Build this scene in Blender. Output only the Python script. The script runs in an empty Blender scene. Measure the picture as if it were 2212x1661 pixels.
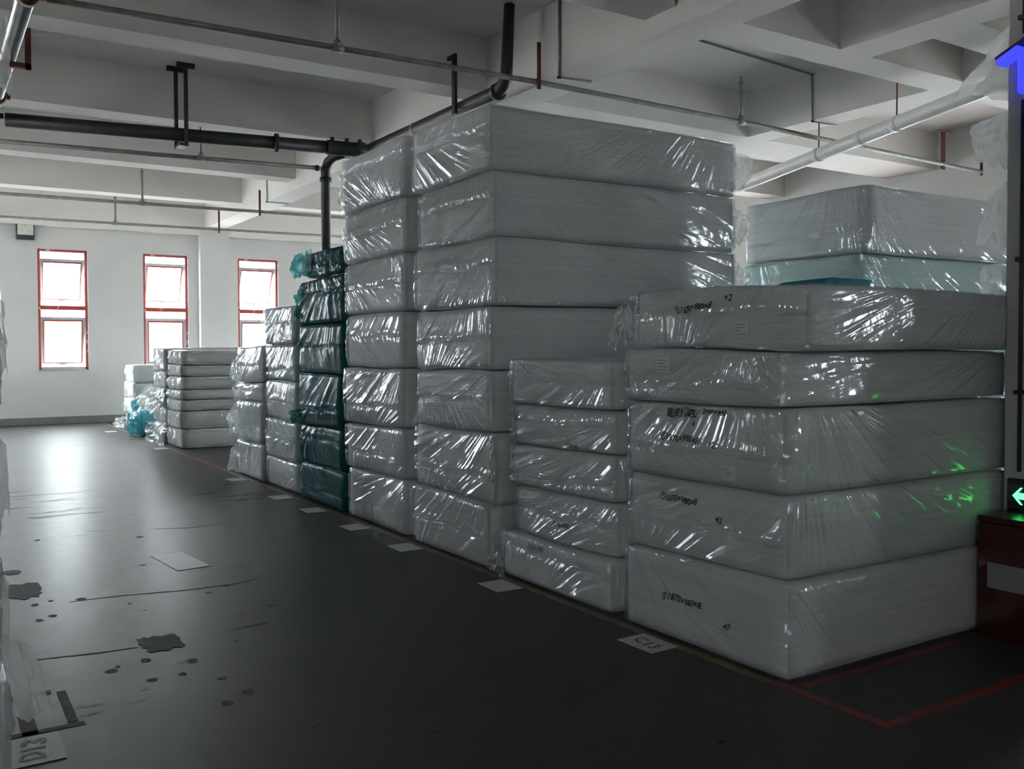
import bpy, math, random
import numpy as np
from mathutils import Matrix, Vector
from mathutils.bvhtree import BVHTree

scene = bpy.context.scene
COL = scene.collection

# ------------------------------------------------------------------ camera
YAW, PITCH, ROLL, EYE = 0.5693, -0.0266, -0.0025, 1.6
F_PX, CY = 2005.6, 807.7
fw = Vector((math.sin(YAW) * math.cos(PITCH), math.cos(YAW) * math.cos(PITCH), math.sin(PITCH)))
rt = Vector((math.cos(YAW), -math.sin(YAW), 0))
up = rt.cross(fw)
cr = rt * math.cos(ROLL) + up * math.sin(ROLL)
cu = up * math.cos(ROLL) - rt * math.sin(ROLL)
cam_d = bpy.data.cameras.new('camera')
cam_d.sensor_width = 36
cam_d.lens = F_PX / 2212 * 36
cam_d.shift_y = -(830.5 - CY) / 2212
cam_d.clip_start = 0.05
cam = bpy.data.objects.new('camera', cam_d)
COL.objects.link(cam)
cam.matrix_world = Matrix(((cr.x, cu.x, -fw.x, 0), (cr.y, cu.y, -fw.y, 0), (cr.z, cu.z, -fw.z, EYE), (0, 0, 0, 1)))
scene.camera = cam

# ------------------------------------------------------------------ world, exposure
scene.view_settings.view_transform = 'Standard'
scene.view_settings.look = 'None'
scene.view_settings.gamma = 1
scene.view_settings.use_curve_mapping = False
scene.view_settings.exposure = 2.5
world = bpy.data.worlds.new('overcast_sky')
scene.world = world
world.use_nodes = True
bg = world.node_tree.nodes['Background']
bg.inputs[0].default_value = (0.94, 0.965, 1.0, 1)
bg.inputs[1].default_value = 7.0
scene.cycles.use_light_tree = False
scene.cycles.max_bounces = 6
scene.cycles.diffuse_bounces = 4
scene.cycles.glossy_bounces = 2
scene.cycles.transparent_max_bounces = 10
scene.cycles.use_adaptive_sampling = True
scene.cycles.adaptive_threshold = 0.04
scene.cycles.adaptive_min_samples = 36
scene.cycles.sample_clamp_indirect = 6
scene.cycles.caustics_reflective = False
scene.cycles.caustics_refractive = False

WALL_Y, WALL_X, LEFT_X, FRONT_Y, SLAB = 22.4, 14.6, -10.0, -7.0, 5.25
WIN_W, WIN_Z0, WIN_Z1 = 0.99, 1.18, 3.80


def portal(loc, rot, w, h):
    """daylight of the overcast sky guided through a window opening"""
    d = bpy.data.lights.new('window_portal', 'AREA')
    d.shape = 'RECTANGLE'
    d.size, d.size_y = w, h
    d.cycles.is_portal = True
    o = bpy.data.objects.new('window_portal', d)
    o.location = loc
    o.rotation_euler = rot
    COL.objects.link(o)


BACK_WINDOWS = [2.70 + 2.155 * k for k in (0, 1, 2)]
BACK_WINDOWS_SIDE = [2.70 + 2.155 * k for k in (-5, -4, -3, -2, -1, 3, 4, 5)]
SIDE_WINDOWS = [-4.0, 3.2, 5.6, 8.0, 10.4, 12.8, 15.2, 17.6, 20.0]  # first three added to light pack sides; others assumed from the bright right ceiling
LEFT_FILL_WINDOWS = [11.0, 14.0, 17.0, 20.0]  # unseen openings added to lift daylight on the ceiling and aisle faces
FRONT_FILL_WINDOWS = [-8.0]  # unseen opening added to brighten the near faces of the front stack
for wx in BACK_WINDOWS + BACK_WINDOWS_SIDE:
    portal((wx, WALL_Y + 0.2, (WIN_Z0 + WIN_Z1) / 2), (math.radians(-90), 0, 0), WIN_W, WIN_Z1 - WIN_Z0)
for wy in SIDE_WINDOWS:
    portal((WALL_X + 0.2, wy, (WIN_Z0 + WIN_Z1) / 2), (math.radians(-90), 0, math.radians(-90)), WIN_W, WIN_Z1 - WIN_Z0)

for wy in LEFT_FILL_WINDOWS:
    portal((LEFT_X - 0.2, wy, (WIN_Z0 + WIN_Z1) / 2), (math.radians(-90), 0, math.radians(90)), WIN_W, WIN_Z1 - WIN_Z0)
for wx in FRONT_FILL_WINDOWS:
    portal((wx, FRONT_Y - 0.2, (WIN_Z0 + WIN_Z1) / 2), (math.radians(90), 0, 0), WIN_W, WIN_Z1 - WIN_Z0)


# ------------------------------------------------------------------ helpers
def tag(o, label=None, cat=None, group=None, kind=None):
    if label: o['label'] = label
    if cat: o['category'] = cat
    if group: o['group'] = group
    if kind: o['kind'] = kind
    return o


def link(name, me, parent=None, mat=None, smooth=False):
    o = bpy.data.objects.new(name, me)
    COL.objects.link(o)
    if mat is not None and len(me.materials) == 0:
        me.materials.append(mat)
    if parent is not None:
        o.parent = parent
    if smooth:
        me.polygons.foreach_set('use_smooth', [True] * len(me.polygons))
    return o


def empty(name, loc=(0, 0, 0), rz=0):
    o = bpy.data.objects.new(name, None)
    o.location = loc
    o.rotation_euler = (0, 0, rz)
    o.empty_display_size = 0.1
    COL.objects.link(o)
    return o


class MB:
    """collects boxes, tubes and sheets into one mesh"""

    def __init__(s):
        s.v, s.f, s.sm = [], [], []

    def box(s, x0, x1, y0, y1, z0, z1, m=None):
        b = len(s.v)
        P = [(x, y, z) for z in (z0, z1) for y in (y0, y1) for x in (x0, x1)]
        if m is not None:
            P = [tuple(m @ Vector(p)) for p in P]
        s.v += P
        for q in ((0, 2, 3, 1), (4, 5, 7, 6), (0, 1, 5, 4), (2, 6, 7, 3), (0, 4, 6, 2), (1, 3, 7, 5)):
            s.f.append(tuple(b + i for i in q))
            s.sm.append(False)
        return s

    def bev(s, x0, x1, y0, y1, z0, z1, r):
        """box with chamfered edges"""
        b = len(s.v)
        for z, e in ((z0, r), (z0 + r, 0), (z1 - r, 0), (z1, r)):
            for (x, y) in ((x0 + e + r, y0 + e), (x1 - e - r, y0 + e), (x1 - e, y0 + e + r), (x1 - e, y1 - e - r),
                           (x1 - e - r, y1 - e), (x0 + e + r, y1 - e), (x0 + e, y1 - e - r), (x0 + e, y0 + e + r)):
                s.v.append((x, y, z))
        for k in range(3):
            for i in range(8):
                j = (i + 1) % 8
                s.f.append((b + k * 8 + i, b + k * 8 + j, b + k * 8 + 8 + j, b + k * 8 + 8 + i)); s.sm.append(False)
        s.f.append(tuple(b + i for i in range(7, -1, -1))); s.sm.append(False)
        s.f.append(tuple(b + 24 + i for i in range(8))); s.sm.append(False)
        return s

    def tube(s, pts, r, n=14, cap=True):
        """round tube along a polyline (a radius per point is allowed)"""
        pts = [Vector(p) for p in pts]
        rs = r if isinstance(r, (list, tuple)) else [r] * len(pts)
        b = len(s.v)
        ref = None
        for i, p in enumerate(pts):
            d = (pts[min(i + 1, len(pts) - 1)] - pts[max(i - 1, 0)]).normalized()
            if ref is None:
                ref = d.orthogonal().normalized()
            ref = (ref - d * ref.dot(d)).normalized()
            w = d.cross(ref)
            for k in range(n):
                a = 2 * math.pi * k / n
                s.v.append(tuple(p + (ref * math.cos(a) + w * math.sin(a)) * rs[i]))
        for i in range(len(pts) - 1):
            for k in range(n):
                j = (k + 1) % n
                s.f.append((b + i * n + k, b + i * n + j, b + (i + 1) * n + j, b + (i + 1) * n + k)); s.sm.append(True)
        if cap:
            s.f.append(tuple(b + k for k in range(n - 1, -1, -1))); s.sm.append(False)
            e = b + (len(pts) - 1) * n
            s.f.append(tuple(e + k for k in range(n))); s.sm.append(False)
        return s

    def poly(s, pts, h=0.0):
        """flat polygon, extruded downwards by h"""
        b = len(s.v); n = len(pts)
        s.v += [tuple(p) for p in pts]
        s.f.append(tuple(range(b, b + n))); s.sm.append(False)
        if h:
            s.v += [(p[0], p[1], p[2] - h) for p in pts]
            for i in range(n):
                j = (i + 1) % n
                s.f.append((b + i, b + n + i, b + n + j, b + j)); s.sm.append(False)
            s.f.append(tuple(b + n + i for i in range(n - 1, -1, -1))); s.sm.append(False)
        return s

    def build(s, name, mat, parent=None):
        me = bpy.data.meshes.new(name)
        me.from_pydata(s.v, [], s.f)
        me.polygons.foreach_set('use_smooth', s.sm)
        me.update()
        return link(name, me, parent, mat)


def struct(name, mb, mat, label=None, cat=None):
    o = mb.build(name, mat)
    return tag(o, label, cat, kind='structure')


# ------------------------------------------------------------------ materials
def newmat(name):
    m = bpy.data.materials.new(name)
    m.use_nodes = True
    nt = m.node_tree
    nt.nodes.clear()
    out = nt.nodes.new('ShaderNodeOutputMaterial')
    return m, nt, out


def N(nt, t, **kw):
    n = nt.nodes.new(t)
    for k, v in kw.items():
        setattr(n, k, v)
    return n


def noise(nt, vec, scale, detail=3, rough=0.5, dist=0.0):
    n = N(nt, 'ShaderNodeTexNoise')
    n.inputs['Scale'].default_value = scale
    n.inputs['Detail'].default_value = detail
    n.inputs['Roughness'].default_value = rough
    n.inputs['Distortion'].default_value = dist
    if vec is not None:
        nt.links.new(vec, n.inputs['Vector'])
    return n


def mapping(nt, vec, scale=(1, 1, 1), rot=(0, 0, 0), loc=(0, 0, 0)):
    n = N(nt, 'ShaderNodeMapping')
    n.inputs['Scale'].default_value = scale
    n.inputs['Rotation'].default_value = rot
    n.inputs['Location'].default_value = loc
    nt.links.new(vec, n.inputs['Vector'])
    return n.outputs[0]


def ramp(nt, fac, stops):
    n = N(nt, 'ShaderNodeValToRGB')
    e = n.color_ramp.elements
    while len(e) < len(stops):
        e.new(0.5)
    for el, (p, c) in zip(e, stops):
        el.position = p
        el.color = (c[0], c[1], c[2], 1) if isinstance(c, (tuple, list)) else (c, c, c, 1)
    nt.links.new(fac, n.inputs[0])
    return n.outputs[0]


def pmat(name, col, rough=0.6, metal=0.0, var=0.06, nscale=6.0, bump=0.0, bscale=40.0, coord='Object', emis=None, spec=0.5):
    """plain painted or metal surface with fine tonal grain"""
    m, nt, out = newmat(name)
    p = N(nt, 'ShaderNodeBsdfPrincipled')
    tc = N(nt, 'ShaderNodeTexCoord')
    vec = tc.outputs[coord]
    nz = noise(nt, vec, nscale, 5, 0.6)
    lo = tuple(max(0, c * (1 - var * 2)) for c in col)
    hi = tuple(min(1, c * (1 + var * 2)) for c in col)
    nt.links.new(ramp(nt, nz.outputs[0], [(0.25, lo), (0.75, hi)]), p.inputs['Base Color'])
    p.inputs['Roughness'].default_value = rough
    p.inputs['Metallic'].default_value = metal
    p.inputs['Specular IOR Level'].default_value = spec
    if bump:
        nb = noise(nt, vec, bscale, 4, 0.6)
        b = N(nt, 'ShaderNodeBump')
        b.inputs['Strength'].default_value = bump
        b.inputs['Distance'].default_value = 0.01
        nt.links.new(nb.outputs[0], b.inputs['Height'])
        nt.links.new(b.outputs[0], p.inputs['Normal'])
    if emis:
        p.inputs['Emission Color'].default_value = (*emis[0], 1)
        p.inputs['Emission Strength'].default_value = emis[1]
    nt.links.new(p.outputs[0], out.inputs[0])
    return m


def floor_mat():
    m, nt, out = newmat('grey_floor_paint')
    p = N(nt, 'ShaderNodeBsdfPrincipled')
    tc = N(nt, 'ShaderNodeTexCoord')
    v = tc.outputs['Object']
    big = noise(nt, v, 0.45, 4, 0.55)
    fine = noise(nt, v, 9.0, 6, 0.65)
    # worn, peeled patches stretched along the width of the hall
    peel = noise(nt, mapping(nt, v, (0.55, 2.6, 1)), 2.2, 6, 0.66, 0.6)
    specks = noise(nt, mapping(nt, v, (1.0, 1.9, 1)), 7.5, 2, 0.4)
    zone = noise(nt, v, 0.32, 2, 0.5)
    base = ramp(nt, big.outputs[0], [(0.25, (0.052, 0.051, 0.048)), (0.75, (0.078, 0.076, 0.072))])
    mx = N(nt, 'ShaderNodeMixRGB', blend_type='MULTIPLY')
    mx.inputs[0].default_value = 1
    nt.links.new(base, mx.inputs[1])
    nt.links.new(ramp(nt, fine.outputs[0], [(0.3, 0.8), (0.7, 1.12)]), mx.inputs[2])
    # dark worn marks
    pk = N(nt, 'ShaderNodeMath', operation='ADD')
    nt.links.new(peel.outputs[0], pk.inputs[0])
    zz = N(nt, 'ShaderNodeMath', operation='MULTIPLY_ADD')
    nt.links.new(zone.outputs[0], zz.inputs[0]); zz.inputs[1].default_value = 0.5; zz.inputs[2].default_value = -0.25
    nt.links.new(zz.outputs[0], pk.inputs[1])
    sp = N(nt, 'ShaderNodeSeparateXYZ'); nt.links.new(v, sp.inputs[0])
    mr = N(nt, 'ShaderNodeMapRange', interpolation_type='SMOOTHSTEP')
    ab = N(nt, 'ShaderNodeMath', operation='SUBTRACT'); ab.inputs[1].default_value = 10.7
    nt.links.new(sp.outputs[1], ab.inputs[0])
    ab2 = N(nt, 'ShaderNodeMath', operation='ABSOLUTE'); nt.links.new(ab.outputs[0], ab2.inputs[0])
    nt.links.new(ab2.outputs[0], mr.inputs[0])
    for i_, v_ in ((1, 0.5), (2, 2.0), (3, 0.10), (4, 0.0)): mr.inputs[i_].default_value = v_
    pk2 = N(nt, 'ShaderNodeMath', operation='ADD')
    nt.links.new(pk.outputs[0], pk2.inputs[0]); nt.links.new(mr.outputs[0], pk2.inputs[1])
    pk = pk2
    worn = ramp(nt, pk.outputs[0], [(0.66, 0.0), (0.71, 1.0)])
    spk = ramp(nt, specks.outputs[0], [(0.765, 0.0), (0.785, 1.0)])
    mk = N(nt, 'ShaderNodeMath', operation='MAXIMUM')
    nt.links.new(worn, mk.inputs[0]); nt.links.new(spk, mk.inputs[1])
    dk = N(nt, 'ShaderNodeMixRGB')
    nt.links.new(mk.outputs[0], dk.inputs[0])
    nt.links.new(mx.outputs[0], dk.inputs[1])
    dk.inputs[2].default_value = (0.028, 0.026, 0.025, 1)
    nt.links.new(dk.outputs[0], p.inputs['Base Color'])
    r1 = ramp(nt, fine.outputs[0], [(0.3, 0.46), (0.75, 0.58)])
    rm = N(nt, 'ShaderNodeMixRGB')
    nt.links.new(mk.outputs[0], rm.inputs[0]); nt.links.new(r1, rm.inputs[1]); rm.inputs[2].default_value = (0.7, 0.7, 0.7, 1)
    nt.links.new(rm.outputs[0], p.inputs['Roughness'])
    p.inputs['Specular IOR Level'].default_value = 0.16
    p.inputs['Coat Weight'].default_value = 0.09
    p.inputs['Coat Roughness'].default_value = 0.26
    wav = noise(nt, mapping(nt, v, (1.0, 2.0, 1)), 1.3, 4, 0.6)
    b = N(nt, 'ShaderNodeBump'); b.inputs['Strength'].default_value = 0.12; b.inputs['Distance'].default_value = 0.02
    nt.links.new(wav.outputs[0], b.inputs['Height'])
    b2 = N(nt, 'ShaderNodeBump'); b2.inputs['Strength'].default_value = 0.25; b2.inputs['Distance'].default_value = 0.002
    inv = N(nt, 'ShaderNodeMath', operation='SUBTRACT'); inv.inputs[0].default_value = 1
    nt.links.new(mk.outputs[0], inv.inputs[1])
    nt.links.new(inv.outputs[0], b2.inputs['Height']); nt.links.new(b.outputs[0], b2.inputs['Normal'])
    nt.links.new(b2.outputs[0], p.inputs['Normal'])
    nt.links.new(p.outputs[0], out.inputs[0])
    return m


def foam_mat(name, col, lines=55.0):
    """soft white foam sheets: faint horizontal layer lines"""
    m, nt, out = newmat(name)
    p = N(nt, 'ShaderNodeBsdfPrincipled')
    tc = N(nt, 'ShaderNodeTexCoord')
    v = tc.outputs['Object']
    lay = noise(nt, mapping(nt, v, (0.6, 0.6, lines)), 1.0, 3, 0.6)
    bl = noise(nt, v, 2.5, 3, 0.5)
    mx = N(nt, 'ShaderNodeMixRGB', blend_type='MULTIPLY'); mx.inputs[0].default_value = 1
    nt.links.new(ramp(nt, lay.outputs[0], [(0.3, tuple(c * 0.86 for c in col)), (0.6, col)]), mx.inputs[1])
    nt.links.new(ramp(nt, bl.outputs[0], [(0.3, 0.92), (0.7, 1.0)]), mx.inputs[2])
    nt.links.new(mx.outputs[0], p.inputs['Base Color'])
    p.inputs['Roughness'].default_value = 0.85
    b = N(nt, 'ShaderNodeBump'); b.inputs['Strength'].default_value = 0.35; b.inputs['Distance'].default_value = 0.006
    nt.links.new(lay.outputs[0], b.inputs['Height'])
    nt.links.new(b.outputs[0], p.inputs['Normal'])
    nt.links.new(p.outputs[0], out.inputs[0])
    return m


def film_mat(name, tint, haze_col, haze, rough=0.12, bump=1.0, gloss=1.0, fine=30.0, depth=0.008, dens=0.0):
    """clear polythene: mostly see-through, glossy, with pulled wrinkles that fan out (mesh attribute 'fan')"""
    m, nt, out = newmat(name)
    at = N(nt, 'ShaderNodeAttribute', attribute_name='fan')
    tc = N(nt, 'ShaderNodeTexCoord')
    st = noise(nt, mapping(nt, at.outputs['Vector'], (fine, 1.5, 1)), 1.0, 1, 0.5)
    st2 = noise(nt, mapping(nt, at.outputs['Vector'], (fine * 0.4, 1.1, 1.7)), 1.0, 1, 0.5)
    cr_ = noise(nt, tc.outputs['Object'], 16.0, 2, 0.5)
    msk = noise(nt, tc.outputs['Object'], 3.6, 2, 0.5)
    r1 = ramp(nt, st.outputs[0], [(0.50 - dens, 0.0), (0.72 - dens, 1.0)])
    r2 = ramp(nt, st2.outputs[0], [(0.52 - dens, 0.0), (0.72 - dens, 1.0)])
    s1 = N(nt, 'ShaderNodeMath', operation='MULTIPLY')
    nt.links.new(r1, s1.inputs[0])
    nt.links.new(ramp(nt, msk.outputs[0], [(0.36, 0.1), (0.52, 1.0)]), s1.inputs[1])
    s2 = N(nt, 'ShaderNodeMath', operation='MULTIPLY_ADD')
    nt.links.new(r2, s2.inputs[0]); s2.inputs[1].default_value = 1.6
    nt.links.new(s1.outputs[0], s2.inputs[2])
    s3 = N(nt, 'ShaderNodeMath', operation='MULTIPLY_ADD')
    nt.links.new(cr_.outputs[0], s3.inputs[0]); s3.inputs[1].default_value = 0.22
    nt.links.new(s2.outputs[0], s3.inputs[2])
    b = N(nt, 'ShaderNodeBump'); b.inputs['Strength'].default_value = bump; b.inputs['Distance'].default_value = depth
    nt.links.new(s3.outputs[0], b.inputs['Height'])
    gl = N(nt, 'ShaderNodeBsdfGlossy'); gl.inputs['Roughness'].default_value = rough
    gl.inputs['Color'].default_value = (0.95, 0.97, 1, 1)
    nt.links.new(b.outputs[0], gl.inputs['Normal'])
    tr = N(nt, 'ShaderNodeBsdfTransparent'); tr.inputs['Color'].default_value = (*tint, 1)
    df = N(nt, 'ShaderNodeBsdfDiffuse'); df.inputs['Color'].default_value = (*haze_col, 1)
    tl = N(nt, 'ShaderNodeBsdfTranslucent'); tl.inputs['Color'].default_value = (*haze_col, 1)
    dm = N(nt, 'ShaderNodeMixShader'); dm.inputs[0].default_value = 0.5
    nt.links.new(df.outputs[0], dm.inputs[1]); nt.links.new(tl.outputs[0], dm.inputs[2])
    a = N(nt, 'ShaderNodeMixShader'); a.inputs[0].default_value = haze
    nt.links.new(tr.outputs[0], a.inputs[1]); nt.links.new(dm.outputs[0], a.inputs[2])
    lw = N(nt, 'ShaderNodeLayerWeight'); lw.inputs['Blend'].default_value = 0.5       # same from both sides of the thin film
    nt.links.new(b.outputs[0], lw.inputs['Normal'])
    pw = N(nt, 'ShaderNodeMath', operation='POWER'); pw.inputs[1].default_value = 5.0
    nt.links.new(lw.outputs['Facing'], pw.inputs[0])
    fm = N(nt, 'ShaderNodeMath', operation='MULTIPLY_ADD', use_clamp=True)
    nt.links.new(pw.outputs[0], fm.inputs[0]); fm.inputs[1].default_value = 0.35 * gloss; fm.inputs[2].default_value = 0.095 * gloss
    mx = N(nt, 'ShaderNodeMixShader')
    nt.links.new(fm.outputs[0], mx.inputs[0]); nt.links.new(a.outputs[0], mx.inputs[1]); nt.links.new(gl.outputs[0], mx.inputs[2])
    nt.links.new(mx.outputs[0], out.inputs[0])
    return m


def glass_mat():
    m, nt, out = newmat('window_glass')
    tr = N(nt, 'ShaderNodeBsdfTransparent'); tr.inputs['Color'].default_value = (0.93, 0.97, 0.97, 1)
    gl = N(nt, 'ShaderNodeBsdfGlossy'); gl.inputs['Roughness'].default_value = 0.03
    fr = N(nt, 'ShaderNodeValue'); fr.outputs[0].default_value = 0.06
    mx = N(nt, 'ShaderNodeMixShader')
    nt.links.new(fr.outputs[0], mx.inputs[0]); nt.links.new(tr.outputs[0], mx.inputs[1]); nt.links.new(gl.outputs[0], mx.inputs[2])
    nt.links.new(mx.outputs[0], out.inputs[0])
    return m


def worn_frame_mat():
    """pale metal window frame with flaking red primer"""
    m, nt, out = newmat('red_primer_frame')
    p = N(nt, 'ShaderNodeBsdfPrincipled')
    tc = N(nt, 'ShaderNodeTexCoord')
    nz = noise(nt, mapping(nt, tc.outputs['Object'], (6, 6, 2.2)), 1.6, 5, 0.7)
    nt.links.new(ramp(nt, nz.outputs[0], [(0.40, (0.42, 0.05, 0.035)), (0.60, (0.42, 0.06, 0.05)), (0.66, (0.5, 0.5, 0.5))]), p.inputs['Base Color'])
    p.inputs['Roughness'].default_value = 0.55
    nt.links.new(p.outputs[0], out.inputs[0])
    return m


M = dict(
    floor=floor_mat(),
    ceil=pmat('ceiling_paint', (0.72, 0.695, 0.665), 0.8, var=0.025, nscale=1.2, bump=0.12, bscale=18),
    wall=pmat('white_wall_paint', (0.60, 0.60, 0.58), 0.75, var=0.02, nscale=1.5, bump=0.06, bscale=25),
    column=pmat('column_paint', (0.5, 0.5, 0.49), 0.6, var=0.03, nscale=2, bump=0.06, bscale=25),
    skirt=pmat('grey_skirting', (0.17, 0.18, 0.18), 0.5, var=0.1, nscale=4),
    galv=pmat('galvanised_pipe', (0.22, 0.23, 0.21), 0.5, 0.35, var=0.14, nscale=9),
    duct=pmat('bright_galvanised_pipe', (0.62, 0.65, 0.66), 0.32, 0.85, var=0.1, nscale=5),
    black=pmat('black_iron_pipe', (0.022, 0.024, 0.025), 0.5, 0.1, var=0.15, nscale=8),
    rust=pmat('dark_red_primer', (0.11, 0.018, 0.016), 0.6, var=0.15, nscale=9),
    pvc=pmat('white_pvc', (0.72, 0.72, 0.70), 0.4, var=0.03),
    alu=pmat('aluminium_frame', (0.55, 0.56, 0.57), 0.4, 0.5, var=0.05),
    redframe=worn_frame_mat(),
    glass=glass_mat(),
    lamp_body=pmat('lamp_housing', (0.03, 0.04, 0.04), 0.5),
    lamp_glass=pmat('lamp_lens', (0.62, 0.66, 0.62), 0.2, var=0.02),
    led=pmat('lamp_diode', (0.62, 0.58, 0.25), 0.4),
    foam=foam_mat('white_foam_sheets', (0.92, 0.915, 0.925)),
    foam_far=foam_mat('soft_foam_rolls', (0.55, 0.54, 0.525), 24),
    film=film_mat('clear_polythene', (0.93, 0.95, 0.95), (0.85, 0.87, 0.88), 0.10),
    film_loose=film_mat('crumpled_polythene', (0.92, 0.95, 0.95), (0.85, 0.88, 0.88), 0.30, 0.2, 0.5),
    film_front=film_mat('clear_polythene_loose', (0.93, 0.95, 0.95), (0.85, 0.87, 0.88), 0.10, 0.13, 1.0, 1.0, 26.0, 0.012, 0.045),
    film_cloud=film_mat('milky_polythene', (0.9, 0.92, 0.92), (0.88, 0.88, 0.87), 0.62, 0.25, 0.8, 0.7, 14.0),
    film_green=film_mat('greenish_polythene', (0.80, 0.93, 0.91), (0.7, 0.85, 0.83), 0.14),
    teal=film_mat('teal_polythene', (0.10, 0.44, 0.47), (0.035, 0.30, 0.33), 0.55, 0.2, 0.6, 0.6, 16),
    teal_light=film_mat('bright_teal_polythene', (0.10, 0.62, 0.70), (0.05, 0.50, 0.58), 0.5, 0.17, 0.6, 0.9, 16),
    paper=pmat('white_paper', (0.62, 0.62, 0.62), 0.6, var=0.02),
    notice=pmat('shaded_white_notice', (0.27, 0.27, 0.28), 0.5, var=0.02),  # white notice, its colour darkened for the dim light on the box
    sticker=pmat('printed_sticker', (0.74, 0.75, 0.76), 0.6, var=0.02),
    ink=pmat('black_marker_ink', (0.012, 0.012, 0.02), 0.6),
    greyink=pmat('grey_print', (0.12, 0.12, 0.12), 0.6),
    faintink=pmat('faint_print', (0.32, 0.32, 0.33), 0.6),
    redline=pmat('red_floor_paint', (0.20, 0.014, 0.012), 0.45, var=0.2, nscale=14),
    yellowline=pmat('worn_yellow_paint', (0.16, 0.10, 0.035), 0.45, var=0.35, nscale=7),
    patch=pmat('dark_floor_patch', (0.035, 0.03, 0.028), 0.75, var=0.35, nscale=9, bump=0.4, bscale=30),
    pale=pmat('pale_worn_paper', (0.16, 0.17, 0.165), 0.45, var=0.1, nscale=12),
    redbox=pmat('red_box_enamel', (0.045, 0.004, 0.004), 0.28, var=0.06),
    signblack=pmat('sign_black_face', (0.008, 0.01, 0.009), 0.25),
    signgreen=pmat('sign_green_light', (0.02, 0.3, 0.08), 0.5, emis=((0.06, 1.0, 0.16), 0.9)),
    blue=pmat('blue_glow_lamp', (0.03, 0.03, 0.5), 0.4, emis=((0.05, 0.06, 1.0), 0.22)),
    orange=pmat('orange_render', (0.62, 0.30, 0.14), 0.8),
    greywall=pmat('grey_cladding', (0.35, 0.38, 0.42), 0.8),
    ground=pmat('paved_ground', (0.55, 0.55, 0.54), 0.9, nscale=0.4),
)

# ------------------------------------------------------------------ structure: room shell
struct('floor', MB().box(LEFT_X, WALL_X, FRONT_Y, WALL_Y, -0.2, 0), M['floor'], 'worn grey painted concrete floor with a dull shine', 'floor')
ceil_o = struct('ceiling', MB().box(LEFT_X, WALL_X, FRONT_Y, WALL_Y, SLAB, SLAB + 0.2), M['ceil'], 'off-white concrete ceiling slab crossed by deep beams', 'ceiling')


def wall_with_openings(u0, u1, openings, z0, z1, h, axis, d0, d1):
    """solid wall slab with rectangular window openings; axis x: runs along x at depth y d0..d1"""
    mb = MB()

    def add(a, b, za, zb):
        if b - a < 1e-4: return
        if axis == 'x': mb.box(a, b, d0, d1, za, zb)
        else: mb.box(d0, d1, a, b, za, zb)
    add(u0, u1, 0, z0)
    add(u0, u1, z1, h)
    cur = u0
    for c in sorted(openings):
        add(cur, c - WIN_W / 2, z0, z1)
        cur = c + WIN_W / 2
    add(cur, u1, z0, z1)
    return mb


struct('wall_back', wall_with_openings(LEFT_X, WALL_X, BACK_WINDOWS + BACK_WINDOWS_SIDE, WIN_Z0, WIN_Z1, SLAB, 'x', WALL_Y, WALL_Y + 0.24), M['wall'],
       'white back wall with a row of tall narrow windows', 'wall')
struct('wall_right', wall_with_openings(FRONT_Y, WALL_Y, SIDE_WINDOWS, WIN_Z0, WIN_Z1, SLAB, 'y', WALL_X, WALL_X + 0.24), M['wall'], 'white side wall beyond the far stacks', 'wall')
struct('wall_left', wall_with_openings(FRONT_Y, WALL_Y, LEFT_FILL_WINDOWS, WIN_Z0, WIN_Z1, SLAB, 'y', LEFT_X - 0.24, LEFT_X), M['wall'], 'white side wall of the hall on the left', 'wall')
struct('wall_front', wall_with_openings(LEFT_X, WALL_X, FRONT_FILL_WINDOWS, WIN_Z0, WIN_Z1, SLAB, 'x', FRONT_Y - 0.24, FRONT_Y), M['wall'], 'white wall of the hall behind the viewer', 'wall')
struct('baseboard_back', MB().box(LEFT_X, 5.58, WALL_Y - 0.02, WALL_Y, 0, 0.15).box(6.27, WALL_X, WALL_Y - 0.02, WALL_Y, 0, 0.15), M['skirt'],
       'dark grey painted skirting along the white back wall', 'skirting')
struct('trim_1', MB().box(LEFT_X, 5.58, WALL_Y - 0.012, WALL_Y, 3.86, 3.885).box(6.27, WALL_X, WALL_Y - 0.012, WALL_Y, 3.86, 3.885), M['wall'],
       'thin plaster ridge across the back wall above the windows', 'trim')
struct('trim_2', MB().box(LEFT_X, WALL_X, WALL_Y - 0.2, WALL_Y, 4.28, SLAB), M['ceil'], 'projecting edge beam along the top of the back wall', 'trim')

# beams under the slab, each a piece of the ceiling
BS = 4.63


def beam(x0, x1, y0, y1, z0, zt=SLAB):
    MB().box(x0, x1, y0, y1, z0, zt).build('beam', M['ceil'], ceil_o)


for yn in (19.25, 16.0, 12.72, 9.45, 6.2, 2.95, -0.3, -3.5):
    beam(LEFT_X, -2.5, yn, yn + 0.42, BS)
    beam(-2.06, 5.70, yn, yn + 0.42, BS)
    if yn < 6:
        beam(6.14, 7.93, yn, yn + 0.42, BS)
        beam(8.42, 10.07, yn, yn + 0.42, BS)
    else:
        beam(6.14, 10.07, yn, yn + 0.42, BS)
    beam(10.5, WALL_X, yn, yn + (1.0 if yn == 9.45 else 0.42), BS)
beam(5.70, 6.14, FRONT_Y, WALL_Y - 0.2, 4.45)                 # deep girder along the aisle
beam(10.07, 10.5, FRONT_Y, WALL_Y - 0.2, BS)
beam(7.93, 8.42, FRONT_Y, 6.2, BS)
beam(8.42, 10.07, 5.02, 5.5, BS)
beam(-2.5, -2.06, FRONT_Y, WALL_Y - 0.2, 4.45)

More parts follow.
